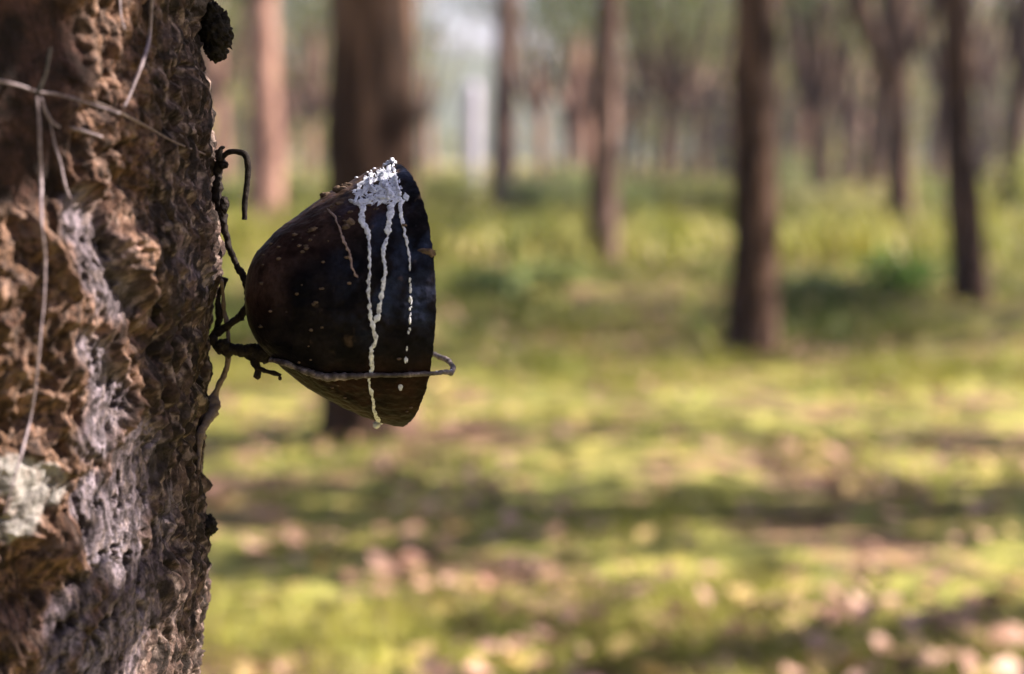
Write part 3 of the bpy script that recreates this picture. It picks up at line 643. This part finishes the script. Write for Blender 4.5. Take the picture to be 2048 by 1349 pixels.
def ribbon(pts, w, h, seed=0, step=1.5):
    """raised streak on the shell; pts in photo pixels traced onto the real surface; w in px, h in m"""
    C = crom([(u, v, 0, ww) for (u, v), ww in zip(pts, w)], step); rows = []; n = len(C); wob = noise(np.stack([C[:, 0]*.09, C[:, 1]*.09, C[:, 0]*0], -1), seed)
    lat = noise(np.stack([C[:, 1]*.10, C[:, 0]*.05, C[:, 0]*0], -1), seed+3)*3.2+noise(np.stack([C[:, 1]*.25, C[:, 0]*.05, C[:, 0]*0], -1), seed+4)*2.5
    prof = np.linspace(-1, 1, 9); T = np.gradient(C[:, :2], axis=0); T /= np.linalg.norm(T, axis=1)[:, None]+1e-9
    for i in range(n):
        ww = C[i, 3]*(1+1.5*wob[i])*min(1, (i+1)/4, (n-i)/4)
        for s in prof:
            u = C[i, 0]+lat[i]-T[i, 1]*s*ww/2; v = C[i, 1]+T[i, 0]*s*ww/2; hh = hit(bv_c, u, v)
            if hh is None: rows.append(rows[-1] if rows else at(u, v, CUPY)); continue
            e = h*(1-s*s)**.45*((.7+1.6*abs(noise(np.array([[u*.16, v*.16, seed]]), 9)[0])) if h > .0003 else 1)*min(1, (i+1)/4, (n-i)/4)
            rows.append(hh[0]+hh[1]*(e-.0003 if abs(s) == 1 else e+.0001))
    return np.array(rows), tris(grid_faces(n, 9))
D1 = [(728, 400), (724, 440), (735, 461), (738.5, 493), (739.5, 541), (737, 573), (739.5, 614), (742, 640), (751, 678), (743, 702), (744, 740), (738, 761), (745, 796), (749, 824), (760, 846)]
V, F = ribbon(D1, [12, 13, 11, 8, 8, 9, 7, 8, 8, 9, 9, 6, 7, 6, 8], .00042, 1); mesh('latex_drip', V, F, M_LATEX, CUP)
D2 = [(786, 398), (781, 423), (777, 455), (774, 477), (766, 506), (770, 541), (766, 576), (760, 608), (756, 632), (748, 650)]
V, F = ribbon(D2, [12, 13, 12, 9, 10, 8, 9, 7, 12, 7], .00042, 2); mesh('latex_drip', V, F, M_LATEX, CUP)
D3 = [(800, 392), (802, 429), (808, 458), (814, 487), (819, 519), (820, 543)]
V, F = ribbon(D3, [10, 9, 6, 7, 5, 3], .0004, 3); mesh('latex_drip', V, F, M_LATEX, CUP)
parts = []; rr = random.Random(11)
for v in sorted([rr.uniform(552, 650) for _ in range(15)]+[rr.uniform(655, 722) for _ in range(7)]):
    u = 821-(v-640)*.11*(v > 640)+rr.uniform(-2, 2); h = hit(bv_c, u, v+rr.uniform(-2, 2))
    if h: rr_ = rr.uniform(.00025, .0006); parts.append(blob(h[0], (rr_, rr_*.6, rr_*rr.uniform(1.1, 3.2)), int(v), .4, 1.5, 12, 10))
V, F = join(parts); mesh('latex_drip', V, F, M_LATEX, CUP)
V, F = ribbon([(655, 418), (672, 440), (687, 480), (700, 512), (706, 540), (716, 556)], [5, 5, 5, 6, 4, 5], .0005, 6)
mesh('dried_streak', V, F, mat_noise('dried_latex', [(.3, (.15, .1, .09)), (.7, (.36, .27, .25))], 600, .7), CUP)
# smear at the top edge
parts = []
for k in range(210):
    t = rr.random(); u = rr.gauss(768, 25)-8*t; v = 332+rr.random()**1.1*74
    lo = 700 if v > 385 else 775-(v-325)*1.3
    hi = 789+(v-325)*.35
    if u < lo or u > hi: continue
    a = rr.uniform(-.9, .9)+(1.57 if rr.random() < .5 else .2); L = rr.uniform(8, 26); w = rr.uniform(3, 11)
    pts = [(u-math.cos(a)*L/2, v-math.sin(a)*L/2), (u+rr.uniform(-3, 3), v), (u+math.cos(a)*L/2, v+math.sin(a)*L/2)]
    hs = [hit(bv_c, *p) for p in pts]
    if any(h is None or h[1].dot(-ray(u, v)) < .16 for h in hs): continue
    parts.append(ribbon(pts, [w*.6, w, w*.5], .00010+.00006*rr.random(), k+20, 1.5))
for pts, w in [([(697, 400), (712, 407), (735, 404), (755, 396), (780, 398)], [6, 11, 9, 9, 9]), ([(772, 345), (764, 362), (776, 380), (785, 398)], [10, 15, 13, 13]), ([(745, 352), (740, 370), (752, 385)], [6, 9, 5]), ([(790, 350), (795, 372), (800, 395)], [8, 8, 11])]:
    parts.append(ribbon(pts, w, .0009, len(parts)+200))
V, F = join(parts); mesh('latex_smear', V, F, M_LATEX, CUP)
# bead on the top edge, small drop, hanging drop
def edge_pt(u, v): 
    h = hit(bv_c, u, v); return h[0] if h else at(u, v, CUPY+.002)
def ridge_pt(u):
    for v in range(300, 480):
        h = hit(bv_c, u, v)
        if h: return h[0]
V, F = join([blob(ridge_pt(u)+Vector((0, 0, dz)), r_, u, .3, 2, 14, 10) for u, dz, r_ in ((784, .0008, (.0012, .0016, .0018)), (778, .0002, (.0017, .0016, .0012)), (789, .0, (.0011, .0016, .0013)), (771, 0, (.0014, .0015, .0009)), (749, 0, (.0009, .001, .0006)), (742, 0, (.0006, .001, .0004)), (713, 0, (.0010, .001, .0006)), (735, 0, (.0006, .001, .0005)))])
mesh('latex_bead', V, F, M_LATEX, CUP)
h = hit(bv_c, 801, 774); V, F = blob(h[0], (.0010, .0008, .0018), 7, .15, 1.5); mesh('latex_drop', V, F, M_LATEX, CUP)
p = edge_pt(757, 846); V, F = join([blob(p-Vector((.0010, 0, .0010)), (.0018, .0018, .0018), 8, .15, 1.2), blob(p+Vector((.0012, 0, .0004)), (.0012, .0012, .0014), 9, .15, 1.2)]); mesh('latex_drop', V, F, M_LATEX, CUP)
# crumbs of bark stuck on the shell
parts = []
for k in range(60):
    if k < 26: t = rr.random(); u = 520+t*270; v = 500-t*160+rr.uniform(-10, 60); 
    else: u = rr.uniform(520, 860); v = rr.uniform(380, 840)
    h = hit(bv_c, u, v)
    if h: s = rr.uniform(.0003, .0009)*(1 if k < 60 else .7); parts.append(blob(h[0]+h[1]*.0001, (s*1.5, s, s*.9), k, .5, 1.6, 9, 7))
for u, v, a, b in [(652, 391, .003, .0015), (682, 380, .004, .0018), (695, 372, .003, .0014), (700, 448, .0026, .0022), (692, 455, .0018, .0015), (850, 503, .0042, .0014), (862, 508, .002, .0016), (627, 460, .0024, .0012), (680, 408, .0022, .001), (590, 470, .0014, .0008)]:
    h = hit(bv_c, u, v)
    if h: parts.append(blob(h[0], (a, .0008, b), int(u), .55, 1.9, 18, 12))
big = parts[-10:]; M_CR = mat_noise('flake', [(.35, (.03, .02, .017)), (.65, (.16, .11, .08))], 260, .85)
for b_v, b_f in big: mesh('bark_flake', b_v, b_f, M_CR, CUP)
for b_v, b_f in parts[:-10]: mesh('bark_crumb', b_v, b_f, M_CR, CUP)

# ------------------------------------------------------------------ wire holder, tendrils
def tp(L, Y=None):
    """(u,v,dia_px[,Y]) -> tube points; Y given per point or default, brought in front of the bark where it crosses it"""
    out_ = []
    if all(len(p) == 3 for p in L):
        ys = []
        for p in L:
            y = Y or .69
            for du in (-5, 0, 5):
                h = bv_t.ray_cast(CAMP, ray(p[0]+du, p[1]))
                if h[0] is not None: y = min(y, h[0].y-p[2]/2*.00024*.9)
            ys.append(y)
        for _ in range(2): ys = [min(ys[i], (ys[max(0, i-1)]+ys[i]*2+ys[min(len(ys)-1, i+1)])/4) for i in range(len(ys))]
        L = [(*p, y) for p, y in zip(L, ys)]
    for p in L:
        y = p[3] if len(p) > 3 else (Y or .69); q_ = at(p[0], p[1], y); out_.append((q_.x, q_.y, q_.z, p[2]*.62*y/FPX))
    return out_
HOLD = empty('cup_holder', tuple(at(430, 680, .69)))
tag(HOLD, 'black crusted wire loop tied to the bark and gripping the coconut cup', 'wire holder')
V, F = tube(tp([(434, 300, 8), (440, 318, 14), (437, 350, 13), (434, 390, 14), (441, 425, 16), (452, 470, 11), (462, 505, 10), (478, 538, 10), (492, 566, 12), (499, 590, 12), (492, 618, 12), (472, 640, 11), (450, 655, 13), (428, 672, 13), (425, 678, 10)], .689), lump=.42, lscale=420, seed=1); mesh('support_wire', V, F, M_WIRE, HOLD)
V, F = tube(tp([(440, 322, 10), (448, 312, 8), (458, 305, 9), (475, 304, 9), (490, 310, 10), (496, 328, 10), (494, 365, 9), (490, 400, 9), (489, 440, 9)], .686), lump=.16, lscale=380, seed=2); mesh('hook', V, F, M_WIRE, HOLD)
V, F = join([tube(tp([(437, 322, 8), (440, 304, 8), (444, 295, 6), (449, 297, 5)], .685), lump=.3, seed=3), blob(at(447, 330, .687), (.0022, .0022, .0020), 3, .4), ])
W3 = blob(at(449, 410, .684), (.0022, .0025, .004), 4, .4)
W2 = tube(tp([(486, 618, 9), (484, 632, 6), (485, 642, 7)], .688), lump=.3, seed=6)
mesh('wire_knot', V, F, M_WIRE, HOLD); mesh('wire_end', *W2, M_WIRE, HOLD); mesh('wire_knot', *W3, M_WIRE, HOLD)
V, F = tube(tp([(424, 672, 10), (436, 692, 16), (452, 700, 22), (470, 700, 20), (492, 704, 21), (512, 706, 24), (530, 712, 22), (545, 716, 14)], .686), lump=.5, lscale=330, seed=7); mesh('twisted_joint', V, F, M_WIRE, HOLD)
V, F = join([tube(tp([(505, 712, 14), (512, 728, 12), (516, 740, 10), (515, 752, 12), (519, 758, 7)], .685), lump=.4, seed=8), tube(tp([(514, 735, 8), (530, 742, 7), (550, 747, 7), (562, 752, 5)], .683), lump=.3, seed=9), blob(at(560, 757, .683), (.0009, .0009, .001), 2, .3), blob(at(446, 690, .684), (.003, .003, .003), 9, .4), blob(at(500, 700, .684), (.0028, .003, .0028), 10, .4), blob(at(528, 706, .684), (.0032, .003, .0030), 11, .4)])
mesh('wire_end', V, F, M_WIRE, HOLD)
# loop: over the near side of the shell, round the rim, back behind it
L = []
for u, v, w in [(545, 717, 12), (570, 722, 13), (600, 734, 13), (625, 743, 15), (655, 749, 16), (690, 750, 15), (720, 749, 13), (760, 749, 10), (800, 748, 10), (835, 747, 10)]:
    h = hit(bv_c, u, v); r_ = w/2*PXM
    r_ *= .85; q_ = (h[0]+h[1]*r_*.9) if h else at(u, v, .67); L.append((q_.x, q_.y, q_.z, r_))
yn = L[-1][1]
L += tp([(870, 747, 7, yn+.003), (890, 745, 7, yn+.009), (899, 746, 8, yn+.013), (904, 742, 9, yn+.018), (906, 736, 8, yn+.023), (902, 728, 7, yn+.032), (893, 720, 8, yn+.045), (878, 714, 7, yn+.065), (860, 706, 6, yn+.09), (800, 690, 7, yn+.118), (700, 682, 7, yn+.122), (600, 683, 7, yn+.098), (530, 700, 8, yn+.05), (500, 705, 9, .69)])
V, F = tube(L, step=.0006, lump=.38, lscale=360, seed=11)
mesh('loop', V, F, mat_noise('weathered_wire', [(.34, (.02, .015, .018)), (.52, (.08, .064, .072)), (.68, (.26, .22, .24))], 260, .6, .4, .7, .0006), HOLD)
parts = []
for k in range(26):
    i = rr.randint(int(len(L)*.42), int(len(L)*.62)); a, b = L[i], L[i+1]; t = rr.random(); parts.append(blob([a[c]*(1-t)+b[c]*t+(.0006 if c == 2 else 0) for c in range(3)], (.0006, .0006, .0005), k, .4, 2, 8, 6))
V, F = join(parts); mesh('latex_specks', V, F, M_LATEX, HOLD)
# thin dead rootlets hanging between bark and joint
rt = empty('dead_rootlet', tuple(at(445, 700, .69))); tag(rt, 'thin dead rootlet running down the bark edge below the wire', 'rootlet')
V, F = tube(tp([(443, 560, 6), (446, 590, 6), (448, 620, 7), (454, 650, 7), (457, 690, 7), (455, 730, 9), (444, 760, 8), (432, 785, 10), (427, 800, 20), (424, 825, 20), (412, 845, 14), (402, 868, 12), (399, 900, 8), (397, 940, 6)], .690), lump=.35, lscale=300, seed=21); mesh('rootlet', V, F, M_DARKSTALK, rt)
V, F = tube(tp([(450, 556, 12), (444, 575, 10), (436, 600, 8), (440, 630, 12), (434, 655, 10), (430, 672, 10)], .692), lump=.5, lscale=300, seed=22); mesh('rootlet', V, F, M_WIRE, rt)
# dry stalks clinging to the bark
def stalk(L, off, label, mat, seed, name='dry_stalk', cat='dry stalk', lump=.32):
    pts = []
    for u, v, w in L:
        q_ = on_trunk(u, v, off); pts.append((q_.x, q_.y, q_.z, w*.33*q_.y/FPX))
    V, F = tube(pts, step=.0012, lump=lump, lscale=200, seed=seed); return tag(mesh(name, V, F, mat), label, cat, 'dry stalks and tendrils on the near bark')
stalk([(-60, 145, 8), (0, 162, 8), (40, 172, 9), (75, 184, 10), (120, 190, 9), (165, 203, 9), (200, 215, 9), (240, 228, 8)], .010, 'pale horizontal dry stalk crossing the top of the near bark', M_STALK, 1)
stalk([(165, 195, 4), (205, 210, 5), (240, 226, 6), (275, 244, 7), (310, 263, 6), (350, 285, 5), (400, 305, 6), (432, 318, 8), (445, 328, 9)], .006, 'thin brown stalk slanting down to the wire hook', M_DARKSTALK, 2)
stalk([(73, 190, 6), (78, 240, 8), (80, 300, 9), (82, 380, 9), (84, 450, 8), (90, 520, 8), (88, 600, 7), (80, 680, 7), (72, 760, 8), (60, 840, 8), (45, 900, 9), (25, 970, 6), (8, 1030, 6)], .012, 'long pale strand hanging straight down the near bark', M_STALK, 3)
stalk([(82, 195, 6), (92, 225, 9), (105, 245, 9), (120, 255, 6)], .010, 'short pale curved strand below the dark peg', M_STALK, 4)
stalk([(98, 230, 4), (110, 290, 6), (122, 330, 7), (130, 370, 7), (142, 400, 5)], .008, 'thin grey strand beside the long hanging strand', M_STALK, 5)
stalk([(140, 255, 6), (165, 262, 9), (190, 270, 8), (205, 275, 6)], .008, 'short pale sliver under the slanting brown stalk', M_STALK, 6)
stalk([(306, -40, 10), (303, 20, 10), (298, 80, 11), (285, 125, 12), (270, 165, 9), (258, 195, 8), (248, 215, 9)], .006, 'pale grey strand curving down from the top of the near bark', M_STALK, 7)
stalk([(238, -20, 6), (242, 30, 6), (250, 60, 5)], .006, 'short grey strand at the top left of the curving strand', M_STALK, 8)
stalk([(100, 98, 14), (96, 120, 14), (90, 150, 12), (78, 178, 13), (72, 192, 8)], .014, 'short dark peg sticking out of the bark where the pale strands meet', M_KNOB, 9, 'peg', 'peg', .25)

# ------------------------------------------------------------------ air
V = [(x, y, z) for x in (-620, 620) for y in (-120, 1300) for z in (-2.5, 46)]
F = [(0, 1, 3, 2), (4, 6, 7, 5), (0, 4, 5, 1), (2, 3, 7, 6), (0, 2, 6, 4), (1, 5, 7, 3)]
m, nt, bs = mat_new('air'); out_n = nt.nodes['Material Output']; nt.nodes.remove(bs)
pv = nt.nodes.new('ShaderNodeVolumePrincipled'); pv.inputs['Color'].default_value = (.80, .80, 1.0, 1); pv.inputs['Density'].default_value = .0011; pv.inputs['Anisotropy'].default_value = .3
nt.links.new(pv.outputs[0], out_n.inputs['Volume'])
tag(mesh('haze', V, F, m, smooth=False), kind='stuff')
